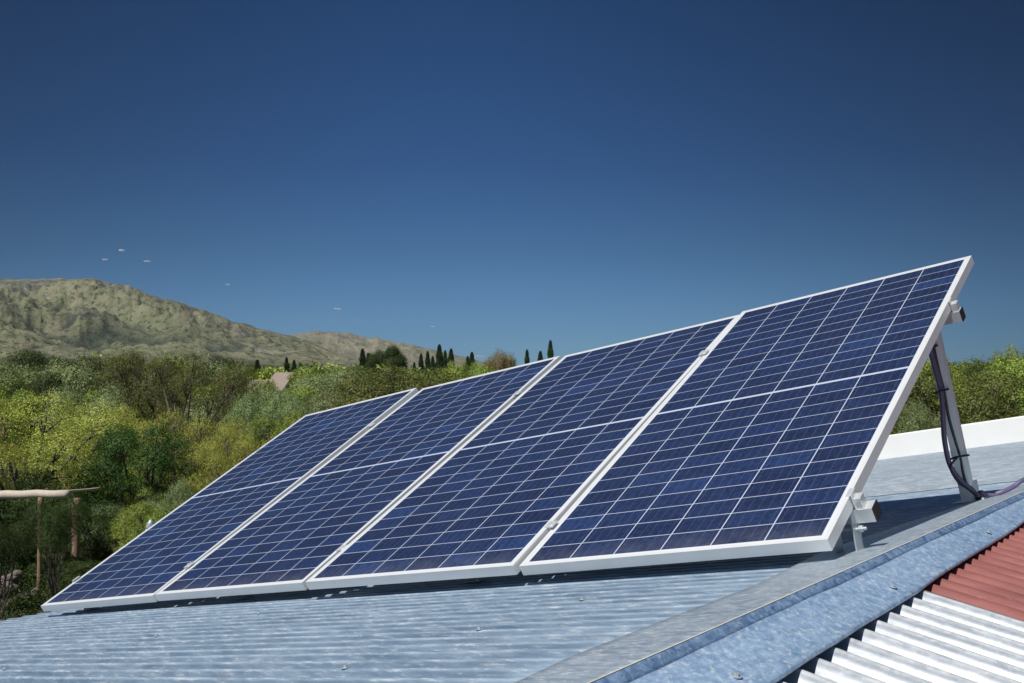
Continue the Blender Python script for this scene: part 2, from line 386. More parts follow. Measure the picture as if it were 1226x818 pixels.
corrugated('roof_sheet', lambda a,y,l: PR(a,y,l-.004), -.14, 3.2, YS+.006, YS+.006+PER*164, M['red_roof'], PER*.93, .010, 26, 12, 9, a0f=lambda y: crest(y)+.03)['label'] = 'faded red painted corrugated sheet at the right edge'
# ridge cap: a grey left flange, a folded lip with painted sun highlight, a crest with painted sky reflection and the wide spangled right flange
stations = list(np.linspace(-3.6,4,150))+list(np.linspace(4.2,13.6,40))
FLW = [(-3.6,4.13),(-1.29,4.118),(-1.09,4.08),(-.7,4.055),(-.36,4.035),(.25,3.93),(.6,3.91),(14,3.91)]
def strip(name, rows, mat, label=None, th=.0009):
    vs = []; fs = []; 
    for y in stations: r_ = rows(y); vs += r_; nr = len(r_)
    for i in range(len(stations)-1):
        for j in range(nr-1): fs.append((i*nr+j,i*nr+j+1,(i+1)*nr+j+1,(i+1)*nr+j))
    o = link(name, mesh(name,vs,fs), mat, house, True); sd = o.modifiers.new('thickness','SOLIDIFY'); sd.thickness = th; sd.offset = 0
    if label: o['label'] = label
    return o
def wv(y): return .0035*mnoise.noise(Vector((y*2.1,0,0)))+.0018*mnoise.noise(Vector((y*7.0,3,0)))
def rows_left(y):
    L0 = PL(interp(y,FLW)+.006*mnoise.noise(Vector((y*2.3,5,1))),y,.0036); C = PR(crest(y),y,.0375)+np.array([-.0042,0,-.0040]); w = wv(y)
    k_ = min(1,max(0,((C-L0)@RN)/.035))
    return [L0]+[L0+(C-L0)*t_-RN*(dr*k_-w*.25) for t_,dr in ((.2,.003),(.45,.0065),(.7,.008),(.86,.0060))]+[C]
def rows_lip(y):
    C = PR(crest(y),y,.0375); return [C+np.array([-.0041,0,-.0039]), C+np.array([-.0035,0,-.0012]), C+np.array([-.0015,0,.0006]), C+np.array([.0010,0,.0004])]
def rows_crest(y):
    c_ = crest(y); return [PR(c_+.0025,y,.0380), PR(c_+.010,y,.0345), PR(c_+.016,y,.0310+wv(y)*.5), PR(c_+.022,y,.0285+wv(y))]
def rows_right(y):
    c_ = crest(y); e_ = edge(y)+.004*mnoise.noise(Vector((y*3.0,8,0))); w = wv(y)
    return [PR(c_+.0222,y,.0284+w), PR((c_+e_)/2,y,.019+w*1.5), PR(e_-.03,y,.013+w), PR(e_-.004,y,.009+w), PR(e_,y,.006+w), PR(e_-.001,y,.000+w)]
strip('ridge_cap', rows_right, M['cap'], 'wide blue speckled right flange of the ridge cap')
strip('ridge_crest', rows_crest, M['crest'])
strip('folded_lip', rows_lip, M['lip'])
strip('flange', rows_left, M['flange'], 'dull grey left flange of the ridge cap')
def on_right(d,y): return PR(d,y,.004)
# parapet at the far end of the roof
mb = MB(); mb.box(PL(-3.3,13.6,-.25), U*7.9, Y*.25, RN*.60); mb.build('parapet', M['parapet'], house, bevel=.02)
# walls
def zl(x): return (x*U[2]/U[0]) - HR/RN[2] - .09
mb = MB()
def wall_prism(x0,x1,y0,y1):
    xs = [x0]+([4.05] if x0<4.05<x1 else [])+[x1]
    top = [zl(x) if x <= 4.06 else zl(4.05)-(x-4.05)*math.tan(BET) for x in xs]
    n = len(xs); v = [(x,y0,ZG-.3) for x in xs]+[(x,y0,z) for x,z in zip(xs,top)]+[(x,y1,ZG-.3) for x in xs]+[(x,y1,z) for x,z in zip(xs,top)]
    f = []
    for i in range(n-1): f += [(i,i+1,n+i+1,n+i),(2*n+i,3*n+i,3*n+i+1,2*n+i+1),(n+i,n+i+1,3*n+i+1,3*n+i)]
    f += [(0,n,3*n,2*n),(n-1,3*n-1,4*n-1,2*n-1)]
    mb.add(v,f)
wall_prism(-.15,7.0,-3.3,3.2); wall_prism(-2.9,7.0,3.25,13.5)
mb.build('wall', M['wall'], house)
# roofing screws with washers
def screw(p, nrm):
    m_ = MB(); a = np.cross(nrm,[0,1.,0]); a /= np.linalg.norm(a)
    m_.tube([p, p+nrm*.0015],.009,12); m_.tube([p+nrm*.0015,p+nrm*.006],.0042,6); return m_
sc0 = None
for (s_,y_) in [(3.6,-.38),(3.6,-.76),(3.6,-1.14),(2.2,-.30),(2.2,-.68),(2.2,-1.14),(2.2,-1.52),(.9,-.38),(.9,-.76),(.9,-1.14),(.9,-1.6),(-.3,-.3),(-.3,-.76),(3.6,3.1),(2.4,3.6),(3.6,4.2),(2.4,5.0)]:
    yy = round((y_+3.6)/.076)*.076-3.6
    if sc0 is None: sc0 = screw(np.zeros(3),RN).build('screw', M['steel'], house); o = sc0
    else: o = sc0.copy(); COL.objects.link(o)
    o.parent = house; o.location = Vector(PL(s_,yy,.001))
for (d_,k_) in [(.50,-1),(.50,-4),(.50,-7),(.50,-10),(.46,3),(.46,7),(1.2,-3),(1.2,4)]:
    o = sc0.copy(); COL.objects.link(o); o.parent = house
    per_ = PER if k_ < 0 else PER*.93; o.location = Vector(PR(d_, YS+k_*per_+(.006 if k_>0 else 0), -.003)); o.rotation_euler = (0,R(20.6),0)
for (y_,f_) in [(-1.0,.72),(-.2,.72),(.7,.72),(1.6,.72)]:
    o = sc0.copy(); COL.objects.link(o); o.parent = house; o.location = Vector(PR(crest(y_)+(edge(y_)-crest(y_))*f_,y_,.0155)); o.rotation_euler = (0,R(20.6),0)
for o in [x for x in bpy.data.objects if x.parent == house]:
    o.matrix_parent_inverse = Matrix.Translation((-2,-3,-ZG))

# vent pipe standing beside the house wall, beyond the panel row
p0 = at(177,632,9.0); 
vp = empty('vent_pipe', p0-np.array([0,0,.5])); tag(vp,'short galvanised vent pipe with rounded top poking out past the left panel edge','vent pipe')
mb = MB(); mb.tube([(0,0,-2.3),(0,0,-1),(.0,0,.26),(.03,0,.50)],[.040,.040,.038,.034],14); mb.build('pipe', M['steel'], vp, True)
mb = MB(); mb.tube([(.03,0,.50),(.032,0,.512),(.040,0,.545),(.045,0,.575)],[.036,.036,.026,.008],14); mb.build('cap', M['steel'], vp, True)

# ------------------------------------------------------------------ solar panels
def make_panel():
    r = empty('solar_panel')
    fw, fd, lip = .0125, .0335, .0015
    mb = MB()                                        # four mitred frame bars
    def bar(c, d, inw, L):                           # c corner, d along, inw inwards
        c,d,inw = map(np.array,(c,d,inw)); z = np.array([0,0,1.])
        def q(a,b,h): return c + d*(a if a == 0 else L) + inw*b + d*((b if a == 0 else -b)) + z*h
        prof = [(0,0),(fw,0),(fw,-.004),(.0022,-.0075),(.0022,-fd+.002),(.026,-fd+.002),(.026,-fd),(0,-fd)]
        v = [q(0,b,h) for b,h in prof]+[q(1,b,h) for b,h in prof]; n = len(prof)
        mb.add(v,[(i,(i+1)%n,n+(i+1)%n,n+i) for i in range(n)])
    bar((0,0,0),(1.,0,0),(0,1.,0),PW); bar((PW,0,0),(0,1.,0),(-1.,0,0),PH); bar((PW,PH,0),(-1.,0,0),(0,-1.,0),PW); bar((0,PH,0),(0,-1.,0),(1.,0,0),PH)
    f = mb.build('frame', M['alu'], r)
    mb = MB(); mb.box((.003,.003,-.0055),(PW-.006,0,0),(0,PH-.006,0),(0,0,.0040)); mb.build('glass', M['cells'], r)
    mb = MB(); mb.box((.003,.003,-.0066),(PW-.006,0,0),(0,PH-.006,0),(0,0,.0010)); mb.build('back_sheet', M['back'], r)
    mb = MB(); mb.box((PW/2-.05,PH/2-.03,-.022),(.1,0,0),(0,.06,0),(0,0,.0150)); mb.build('junction_box', M['black'], r, bevel=.004)
    return r
OFF = [[.0069,-.0019,.007,-.011,.0026,.0024],[-.0018,.0002,-.0025,-.0028,.0043,-.0009],[-.0074,.0013,-.003,.0165,-.0145,.0035],[.0023,-.0049,-.0007,.0017,-.0036,.003]]
GAP = .0236
LAB = ['farthest solar panel at the left end of the row above the roof eave','second solar panel from the left end of the row','third solar panel from the left, beside the nearest large one','nearest and largest looking solar panel at the right end by the ridge']
pan0 = make_panel(); PAN = []
for i in range(4):
    o = pan0 if i == 0 else copy_tree(pan0)
    w = np.array(OFF[i]); Rr = rod(w[:3]+1e-12)
    ctr = np.array([i*(PW+GAP)+PW/2,PH/2,0])+w[3:]
    c0 = Rr@np.array([-PW/2,-PH/2,0])+ctr
    UVN = np.array([U,V,N]).T
    ax = [UVN@Rr[:,k] for k in range(3)]
    basis(o, ax[0],ax[1],ax[2], UVN@c0); PAN.append((ax,UVN@c0))
    tag(o, LAB[i],'solar panel','solar panels in one tilted row on the roof')

# ------------------------------------------------------------------ mounting rails, clamps, feet
def uvn(a,b,c): return a*U+b*V+c*N
def rail(v0, label, feet, s1):
    r = empty('mounting_rail', uvn(0,v0,-.08)); tag(r,label,'rail','aluminium rails under the panel row')
    mb = MB(); z1 = -.0375; w = .042; s0 = -.02
    for (a,b,c,d_) in ((0,0,w,.003),(0,.037,w,.003),(0,0.003,.003,.034),(w-.003,.003,.003,.034)):
        mb.box(uvn(s0,v0+a,z1-.040+b), U*(s1-s0), V*c, N*d_)
    k = [mb.build('rail_body', M['alu_rail'])]
    for s_,dr in ((s0,-1),(s1,1)):
        mb = MB(); mb.box(uvn(s_,v0-.001,z1-.041), U*.004*dr, V*(w+.002), N*.042); k.append(mb.build('end_cap', M['black'], bevel=.001))
    for i in range(3):                              # mid clamps over the seams
        sc = (i+1)*(PW+GAP)-GAP/2+(-.004,.008,.008)[i]
        mb = MB(); mb.box(uvn(sc-.018,v0+.002,.0065), U*.036, V*.038, N*.004); mb.box(uvn(sc-.005,v0+.004,-.036), U*.010, V*.034, N*.0425)
        mb.tube([uvn(sc,v0+.021,.0105),uvn(sc,v0+.021,.0165)],.0065,6); k.append(mb.build('mid_clamp', M['alu_rail'], bevel=.0008))
    for s_,dr in ((-.006,-1),(4.074,1)):
        mb = MB(); mb.box(uvn(s_-.012*dr,v0+.0,.0030), U*.016*dr, V*.040, N*.0035); mb.box(uvn(s_+.001*dr,v0,-.0370), U*.003*dr, V*.040, N*.040)
        mb.box(uvn(s_+.004*dr,v0+.004,-.0370), U*.018*dr, V*.032, N*.030)
        k.append(mb.build('end_clamp', M['alu_rail'], bevel=.0008))
    for s_ in feet:                                 # U shaped feet screwed to the ribs
        y = (v0*V)[1]+.030; top = uvn(s_,v0+.02,-.080); base = PL(s_,y,0)
        hgt = (top-base)@RN
        mb = MB()
        for q in (-.028,.028):
            mb.box(PL(s_-.003+q,y-.024,.002), U*.004, Y*.048, RN*(hgt+.034))
        mb.box(PL(s_-.034,y-.024,.0005), U*.068, Y*.048, RN*.004)
        mb.tube([PL(s_-.05,y,hgt*.75),PL(s_+.055,y,hgt*.75)],.005,6); mb.tube([PL(s_+.036,y,hgt*.75),PL(s_+.046,y,hgt*.75)],.010,6)
        k.append(mb.build('foot', M['steel'], bevel=.0006))
    for o in k: o.parent = r; o.matrix_parent_inverse = Matrix.Translation(-r.location)
rail(.195,'lower aluminium rail along the bottom of the panel row, end capped in black',(.10,1.37,2.70,4.035),4.118)
rail(1.515,'upper aluminium rail near the top of the panel row, end seen against sky',(),4.098)

# rear support posts
def post(s0, y0, top_s, label):
    base = PL(s0,y0,0); top = uvn(top_s,1.54,-.078)
    r = empty('support_post', base); tag(r,label,'post','galvanised posts behind the panels')
    d = top-base; L = np.linalg.norm(d); d /= L
    a = U-d*(U@d); a /= np.linalg.norm(a); b = np.cross(d,a); w,e = .031,.026
    mb = MB()
    mb.box(base-a*w/1-b*e, a*2*w*.72, b*.003, d*L); mb.box(base-a*w-b*e+b*.0035, a*.003, b*.05, d*L)     # folded C channel
    mb.box(base-a*w+a*(2*w*.72-.003)-b*e+b*.0035, a*.003, b*.05, d*L)
    k = [mb.build('channel', M['post'], bevel=.0008)]
    mb = MB(); mb.box(PL(s0-.06,y0-.05,.0005), U*.13, Y*.10, RN*.004); mb.box(PL(s0+.02,y0-.04,.005), U*.004, Y*.08, RN*.075)
    mb.tube([PL(s0-.045,y0+.03,.004),PL(s0-.045,y0+.03,.012)],.008,6); mb.tube([PL(s0+.05,y0-.03,.004),PL(s0+.05,y0-.03,.012)],.008,6)
    k.append(mb.build('base_plate', M['alu_rail'], bevel=.0006))
    mb = MB(); mb.box(top-a*.045-b*.03-d*.06, a*.004, b*.06, d*.10); k.append(mb.build('bracket', M['alu_rail'], bevel=.0006))
    for o in k: o.parent = r; o.matrix_parent_inverse = Matrix.Translation(-r.location)
    return base, top, a, b, d
PB = post(3.885,1.80,3.99,'leaning galvanised steel post behind the nearest panel, with cables tied along it')
# cables along the post, over the roof and across the ridge
base = PB[0]; dz = float((W.T@(base-CAM))[2])
def on_post(px,py,off=0):                           # pixel direction at the depth of the post
    y0,y1 = 600,405; k = (y0-py)/(y0-y1); tt = PB[1]; dt = float((W.T@(tt-CAM))[2])
    return at(px,py,dz+(dt-dz)*min(1,max(0,k*.9))+off)
def spline(pts, n=8):
    out = []; P = [pts[0]]+list(pts)+[pts[-1]]
    for i in range(1,len(P)-2):
        for k in range(n):
            t_ = k/n; a,b,c,d_ = P[i-1],P[i],P[i+1],P[i+2]
            out.append(.5*((2*b)+(-a+c)*t_+(2*a-5*b+4*c-d_)*t_**2+(-a+3*b-3*c+d_)*t_**3))
    out.append(P[-2]); return out
cab = empty('cable', base+np.array([0,0,.02])); tag(cab,'violet and black electric cables strapped to the post and running over the ridge','cable')
kk = []
run = [(1112,398),(1113,415),(1120,443),(1127,470),(1129,500),(1131,528),(1137,556),(1148,573),(1158,582),(1168,591),(1174,594)]
c1 = [on_post(x,y,-.035) for x,y in run]
tail = [PR(crest(1.40)-.02,1.42,.048), PR(crest(1.32)+.05,1.32,.040), PR(.30,1.50,.020), PR(.62,1.85,.018)]
tail = [at(1186,593,dz-.02), at(1200,589,dz-.03), at(1213,583,dz-.02), at(1227,574,dz+.0), at(1250,571,dz+.1), at(1275,578,dz+.3)]
mb = MB(); mb.tube(spline(c1+tail),.0095,8); kk.append(mb.build('violet_sleeve', M['cable'], smooth=True))
c2 = [on_post(x+5,y,-.028) for x,y in [(1112,398),(1113,415),(1119,443),(1126,470),(1131,500),(1139,528),(1145,548),(1148,565),(1152,578),(1160,586),(1168,595)]]
mb = MB(); mb.tube(spline(c2),.0055,8)
mb.tube(spline([on_post(1146,548,-.045),on_post(1138,560,-.045),on_post(1147,577,-.045),on_post(1157,584,-.045),on_post(1170,593,-.045)]),.0045,6)
mb.tube(spline([at(1168,596,dz-.03),at(1175,590,dz-.04),at(1181,596,dz-.04),at(1172,599,dz-.04),at(1176,593,dz-.05)]),.010,8)
kk.append(mb.build('black_wire', M['cable_dark'], smooth=True))
for (xa,ya,xb,yb) in ((1110,418,1121.5,414),(1120,471,1135,466),(1137,550,1159,545)):
    mb = MB(); mb.tube([on_post(xa,ya,-.03),on_post((xa+xb)/2-2,(ya+yb)/2-.5,-.062),on_post(xb,yb,-.048),on_post(xb+1,yb,.01)],.004,6); kk.append(mb.build('cable_tie', M['black']))
for o in kk: o.parent = cab; o.matrix_parent_inverse = Matrix.Translation(-cab.location)

# ------------------------------------------------------------------ vegetation
def mat_leaf(name, cols, trans=.18, rough=.5):
    t = NT(name); at_ = t.n('ShaderNodeAttribute'); at_.attribute_name = 'rnd'
    oi = t.n('ShaderNodeObjectInfo')
    c = t.ramp(at_.outputs['Fac'],[(i/(len(cols)-1),c_) for i,c_ in enumerate(cols)])
    hs = t.n('ShaderNodeHueSaturation'); t.set(hs.inputs['Color'],c)
    t.set(hs.inputs['Hue'],t.math('ADD',.484,t.math('MULTIPLY',oi.outputs['Random'],.032)))
    t.set(hs.inputs['Value'],t.math('ADD',.82,t.math('MULTIPLY',oi.outputs['Random'],.36)))
    t.P(Base_Color=hs.outputs[0],Roughness=rough,Specular_IOR_Level=.25)
    tr = t.n('ShaderNodeBsdfTranslucent'); t.set(tr.inputs[0],hs.outputs[0]); ms = t.n('ShaderNodeMixShader'); ms.inputs[0].default_value = trans
    t.t.links.new(t.b.outputs[0],ms.inputs[1]); t.t.links.new(tr.outputs[0],ms.inputs[2]); t.t.links.new(ms.outputs[0],t.out.inputs[0])
    return t.m
ML = {
 'feather': mat_leaf('yellow_green_leaves',[(.12,.16,.027),(.27,.32,.045),(.47,.50,.09),(.54,.50,.15)]),
 'ever': mat_leaf('evergreen_leaves',[(.018,.050,.010),(.038,.095,.017),(.08,.165,.032)],.15),
 'dark': mat_leaf('dark_green_leaves',[(.022,.040,.010),(.048,.075,.018),(.085,.12,.028)],.25),
 'brown': mat_leaf('olive_brown_leaves',[(.045,.058,.017),(.095,.112,.028),(.17,.185,.042),(.20,.17,.065)],.25),
 'silver': mat_leaf('silver_leaves',[(.12,.17,.06),(.23,.29,.115),(.36,.41,.19)],.25),
 'mid': mat_leaf('mid_green_leaves',[(.06,.10,.018),(.16,.23,.036),(.29,.36,.06),(.38,.39,.095)]),
 'cypress': mat_leaf('cypress_leaves',[(.020,.040,.018),(.042,.075,.032),(.08,.12,.05)],.1),
 'gold': mat_leaf('golden_leaves',[(.14,.12,.04),(.26,.21,.07),(.36,.28,.11)],.25),
}
M['bark'] = simple('bark',(.13,.10,.075),.9,0,.35,10,.5)
M['bark_pale'] = simple('pale_bark',(.24,.20,.165),.9,0,.3,10,.5)
def quads(name, ctr, ax, ay, mat, rnd):
    n = len(ctr); v = np.empty((n,4,3)); v[:,0] = ctr-ax; v[:,1] = ctr-ay*.55+ax*.1; v[:,2] = ctr+ax; v[:,3] = ctr+ay*.55+ax*.1
    me = bpy.data.meshes.new(name); me.vertices.add(4*n); me.vertices.foreach_set('co',v.ravel().astype(np.float32))
    me.loops.add(4*n); me.loops.foreach_set('vertex_index',np.arange(4*n,dtype=np.int32))
    me.polygons.add(n); me.polygons.foreach_set('loop_start',np.arange(0,4*n,4,dtype=np.int32)); me.polygons.foreach_set('loop_total',np.full(n,4,dtype=np.int32))
    me.update(calc_edges=True)
    a = me.attributes.new('rnd','FLOAT','FACE'); a.data.foreach_set('value',rnd.astype(np.float32))
    me.materials.append(mat); return me
def unit(a): return a/(np.linalg.norm(a,axis=-1,keepdims=True)+1e-9)
def foliage(rng, lobes, nspray, nleaf, L, leaf, asp, upb=.5, droop=.15, shell=.55):
    """sprays of leaves springing from lumpy lobes; lobes = (centre, radii)"""
    lc = np.array([l[0] for l in lobes]); lr = np.array([l[1] for l in lobes])
    wt = (lr[:,0]*lr[:,1]*lr[:,2])**.67; wt /= wt.sum()
    k = rng.choice(len(lobes),nspray,p=wt)
    d = unit(rng.normal(size=(nspray,3))); d[:,2] = np.where(d[:,2]<-.35,-d[:,2]*.5,d[:,2]); d = unit(d)
    r = shell+(1-shell)*rng.random(nspray)**.6
    p = lc[k]+d*lr[k]*r[:,None]
    dd = unit(d*.8+rng.normal(size=(nspray,3))*.45+np.array([0,0,upb]))
    tone = np.clip(.5+.22*rng.normal(size=nspray)+.25*(rng.random(len(lobes))[k]-.5),0,1)
    t_ = np.tile(np.linspace(.05,1,nleaf),nspray); pi = np.repeat(np.arange(nspray),nleaf)
    Ls = L*(.55+.9*rng.random(nspray))
    c = p[pi]+dd[pi]*(t_*Ls[pi])[:,None]; c[:,2] -= droop*Ls[pi]*t_**2
    c += rng.normal(size=c.shape)*leaf*.9
    ax = unit(rng.normal(size=c.shape)+dd[pi]*.9)
    outw = unit(p-lc[k])[pi]; fn = unit(outw*.9+np.array([0,0,.25])+rng.normal(size=c.shape)*.42)
    ax = unit(ax-fn*np.sum(ax*fn,1,keepdims=True)); nr = np.cross(fn,ax); s = leaf*(.6+.8*rng.random(len(c)))
    return c, ax*s[:,None]*.5, nr*(s*asp)[:,None], np.clip(tone[pi]+.13*rng.normal(size=len(c)),0,1), (p,dd,Ls)
def make_lobes(rng, H, Wd, n, base=.25, flat=.7, rad=.42):
    out = []
    for i in range(n):
        a = 2*math.pi*i*.618+rng.random(); q = (i+.5)/n; z = base+(1-base)*(q**.8)
        rr = Wd/2*(1-rad)*(.35+.65*math.sin(math.pi*min(1,.25+.72*(1-q))))*(.7+.5*rng.random())
        R_ = Wd/2*rad*(.75+.5*rng.random())
        z_ = H*z-R_*flat*.8; out.append((np.array([rr*math.cos(a),rr*math.sin(a),max(z_,R_*flat*.7)]),np.array([R_,R_,R_*flat])))
    return out
class Kind: pass
def tree_proto(kind, seed, H=4.0, Wd=4.2, n=13, nspray=2600, nleaf=14, L=.38, leaf=.05, asp=.35, upb=.5, droop=.15, base=.2, flat=.7, rad=.42, twig=0, bark='bark', shell=.55, ntrunk=2):
    rng = np.random.default_rng(seed); lobes = make_lobes(rng,H,Wd,n,base,flat,rad)
    c,ax,ay,rn,spr = foliage(rng,lobes,nspray,nleaf,L,leaf,asp,upb,droop,shell)
    k = Kind(); k.crown = quads('crown',c,ax,ay,ML[kind],rn); k.H = H; k.W = Wd
    mb = MB(); fork = [np.array([rng.normal()*.12,rng.normal()*.12,H*.22]) for _ in range(ntrunk)]
    for i,f in enumerate(fork):
        b = np.array([.12*math.cos(i*2.4),.12*math.sin(i*2.4),-.15]); mb.tube([b,(b+f)/2+rng.normal(size=3)*.05,f],[H*.028,H*.022,H*.018],7)
    for i,(lc,lr) in enumerate(lobes):
        f = fork[i%ntrunk]; mid_ = f*.5+lc*.5+rng.normal(size=3)*.12-np.array([0,0,.1]); end = lc+np.array([0,0,lr[2]*.5])
        mb.tube([f,mid_,lc,end],[H*.014,H*.010,H*.006,H*.002],5)
        for _ in range(4):
            e = lc+unit(rng.normal(size=3))*lr*.85; mb.tube([mid_*.3+lc*.7,(lc+e)/2+rng.normal(size=3)*.06,e],[H*.005,H*.0035,H*.0015],4)
    if twig:
        p,dd,Ls = spr
        for i in rng.choice(len(p),twig,replace=False): mb.tube([p[i]-dd[i]*.25,p[i]+dd[i]*Ls[i]*.5+rng.normal(size=3)*.02,p[i]+dd[i]*Ls[i]],[.007,.005,.003],3,False)
    k.trunk = mesh('trunk',mb.v,mb.f); k.trunk.materials.append(M[bark]); return k
K = {}
K['A'] = tree_proto('feather',11,4.0,4.8,30,7600,13,.22,.038,.38,.15,.12,.12,.72,.24,twig=120,shell=.72)
K['A2'] = tree_proto('feather',12,3.6,4.4,26,7200,13,.24,.036,.38,.3,.18,.10,.8,.26,twig=80,shell=.68)
K['B'] = tree_proto('ever',21,4.0,3.4,24,5200,14,.28,.048,.44,.9,.03,.06,1.0,.28,shell=.6)
K['C'] = tree_proto('brown',31,4.6,6.0,36,7000,13,.22,.046,.44,.25,.08,.12,.75,.20,twig=400,shell=.7,ntrunk=3)
K['D'] = tree_proto('silver',41,3.0,4.2,24,5200,13,.20,.050,.40,.4,.08,.05,.85,.26,shell=.75)
K['E'] = tree_proto('mid',51,4.2,4.8,28,5600,12,.22,.060,.5,.2,.10,.10,.8,.24,twig=150,shell=.75)
K['E2'] = tree_proto('mid',52,4.6,4.2,26,5600,12,.22,.060,.5,.3,.1,.10,.9,.26,twig=150,shell=.75)
K['F'] = tree_proto('brown',61,4.2,5.0,28,5400,12,.22,.060,.5,.2,.12,.12,.8,.23,twig=80,shell=.75)
K['G'] = tree_proto('dark',62,4.6,4.4,14,4200,12,.30,.065,.5,.3,.1,.08,.85,.35,shell=.75)
K['S'] = tree_proto('silver',63,3.4,4.2,14,4200,12,.28,.060,.42,.4,.1,.06,.8,.34,shell=.75)
K['P'] = tree_proto('gold',64,5.0,4.2,14,3000,10,.45,.11,.35,1.0,.3,.2,.9,.36,twig=300,bark='bark_pale',shell=.5)
K['R'] = tree_proto('dark',65,9.0,8.5,17,5200,10,.6,.20,.5,.2,.1,.06,.7,.40,shell=.6)
K['T'] = tree_proto('dark',66,3.0,2.6,9,3000,13,.26,.034,.42,.2,.25,.72,.6,.42,shell=.6)
def cypress(seed):
    rng = np.random.default_rng(seed); n = 5200; H = 9.0; z = rng.random(n)**.85
    rad = .95*np.minimum(1,z*7)*(1-z)**.55*(.62+.5*rng.random(n))*(1+.22*np.sin(z*23+seed)*np.cos(z*9)); a = rng.random(n)*2*math.pi
    c = np.stack([rad*np.cos(a),rad*np.sin(a),.4+z*H*.96],1); up = unit(np.stack([np.cos(a)*.25,np.sin(a)*.25,np.ones(n)],1)+rng.normal(size=(n,3))*.15)
    nr = unit(np.cross(up,rng.normal(size=(n,3)))); k = Kind(); k.crown = quads('crown',c,up*.34,nr*.12,ML['cypress'],rng.random(n)); k.H = H+.2; k.W = 1.8
    mb = MB(); mb.tube([(0,0,-.2),(0,0,H*.6)],[.16,.05],6); k.trunk = mesh('trunk',mb.v,mb.f); k.trunk.materials.append(M['bark']); return k
K['Y'] = cypress(71)
rngL = random.Random(5)
def plant(kind, px, top, d, w=None, name='shrub', label='', cat='shrub', group=None, h=None, rot=None):
    k = K[kind]; p = at(px,HY,d); z = gz(p[0],p[1]); H = h if h else CAM[2]+(HY-top)/FPX*d-z
    r = empty(name,(p[0],p[1],z)); sz = H/k.H; sx = (w/FPX*d)/k.W if w else sz*rngL.uniform(.9,1.15)
    r.scale = (sx,sx,sz); r.rotation_euler.z = rot if rot is not None else rngL.uniform(0,6.28)
    tr = link('trunk',k.trunk,None,r); cr = link('crown',k.crown,None,r)
    tag(r,label,cat,group); return r
TR = [ # kind, px, top, depth, width px, name, label
 ('A',22,472,22,265,'algarrobo_tree','big feathery yellow green tree at the left edge above the log beam','tree'),
 ('A',-130,488,20,300,'algarrobo_tree','feathery tree cut by the left edge of the photo','tree'),
 ('B',155,512,22,135,'evergreen_shrub','dense dark green upright shrub left of the panel row','shrub'),
 ('A2',238,496,27,140,'algarrobo_tree','feathery yellow green bush just right of the dark upright shrub','tree'),
 ('A2',122,490,31,150,'algarrobo_tree','pale green feathery bush behind the dark upright shrub','tree'),
 ('A2',296,516,22,120,'thorn_shrub','yellowish loose shrub along the upper left panel edge','shrub'),
 ('D',325,474,33,118,'saltbush','silvery grey green rounded bush beside the top left panel corner','shrub'),
 ('D',240,578,18.5,90,'saltbush','grey green bush below the feathery one, touching the panel edge','shrub'),
 ('C',216,423,36,178,'thorn_tree','wide olive brown tree with bare twigs rising above the scrub','tree'),
 ('C',150,430,45,150,'thorn_tree','olive brown tree left of and behind the wide twiggy one','tree'),
 ('G',50,449,38,100,'evergreen_shrub','dark green rounded bush in the left middle distance','shrub'),
 ('S',112,464,34,115,'saltbush','dull grey green bush right of the dark rounded one','shrub'),
 ('E',-10,454,36,110,'scrub_tree','green bush at the left edge behind the big feathery tree','tree'),
 ('G',14,570,20,140,'scrub_tree','green bush hanging round the log posts','tree'),
 ('G',84,640,19.5,90,'evergreen_shrub','dark bush in the shade behind the right hand log post','shrub'),
 ('G',122,600,20,90,'evergreen_shrub','dark green bush at the foot of the upright shrub','shrub'),
 ('E',185,602,18.3,95,'scrub_tree','green bush touching the left panel edge near the vent pipe','tree'),
 ('G',-35,610,21,130,'evergreen_shrub','dark bush at the left edge under the log beam','shrub'),
 ('G',34,645,20.5,100,'evergreen_shrub','dark bush in deep shade between the log posts','shrub'),
 ('G',100,668,18.6,80,'evergreen_shrub','low dark bush just beyond the roof eave','shrub'),
 ('E2',345,497,26,90,'scrub_tree','green bush hidden mostly by the top left panel corner','tree'),
 ('T',66,602,16.8,70,'scrub_tree','small green tree whose hanging leaves veil the log beam and posts','tree'),
 ('T',6,626,16.2,80,'scrub_tree','small green tree at the left edge in front of the log beam','tree'),
 # right side
 ('D',1092,482,26,105,'saltbush','silvery grey bush behind the parapet, left of the post','shrub'),
 ('S',1172,484,30,90,'saltbush','grey green bush behind the parapet, right of the post','shrub'),
 ('E',1100,434,30,95,'scrub_tree','green tree behind the cable post','tree'),
 ('G',1145,435,32,75,'evergreen_shrub','dark green tree right of the cable post','tree'),
 ('E',1180,455,38,110,'thorn_tree','olive tree in the low middle of the right side','tree'),
 ('E2',1212,418,38,62,'scrub_tree','taller bushy tree near the right edge against the sky','tree'),
 ('G',1180,436,42,80,'evergreen_shrub','dark tree left of the tall one near the right edge','tree'),
 ('F',1235,450,36,110,'thorn_tree','olive tree cut by the right edge','tree'),
 ('E',1262,424,34,90,'scrub_tree','green tree just beyond the right edge of the photo','tree'),
 ('E',1062,470,32,90,'thorn_tree','olive bush peeking past the nearest panel','tree'),
 # named middle distance
 ('R',466,416,150,40,'pine_tree','broad round dark pine on the skyline right of two cypresses','tree'),
 ('R',449,425,130,24,'pine_tree','smaller round tree touching the broad pine','tree'),
 ('P',599,424,75,40,'palm_like_tree','golden brown ragged tree just above the panel row','tree'),
 ('E2',545,434,85,34,'scrub_tree','light green tree right of the cypress cluster','tree'),
 ('E',575,436,80,40,'scrub_tree','grey green tree left of the golden ragged tree','tree'),
]
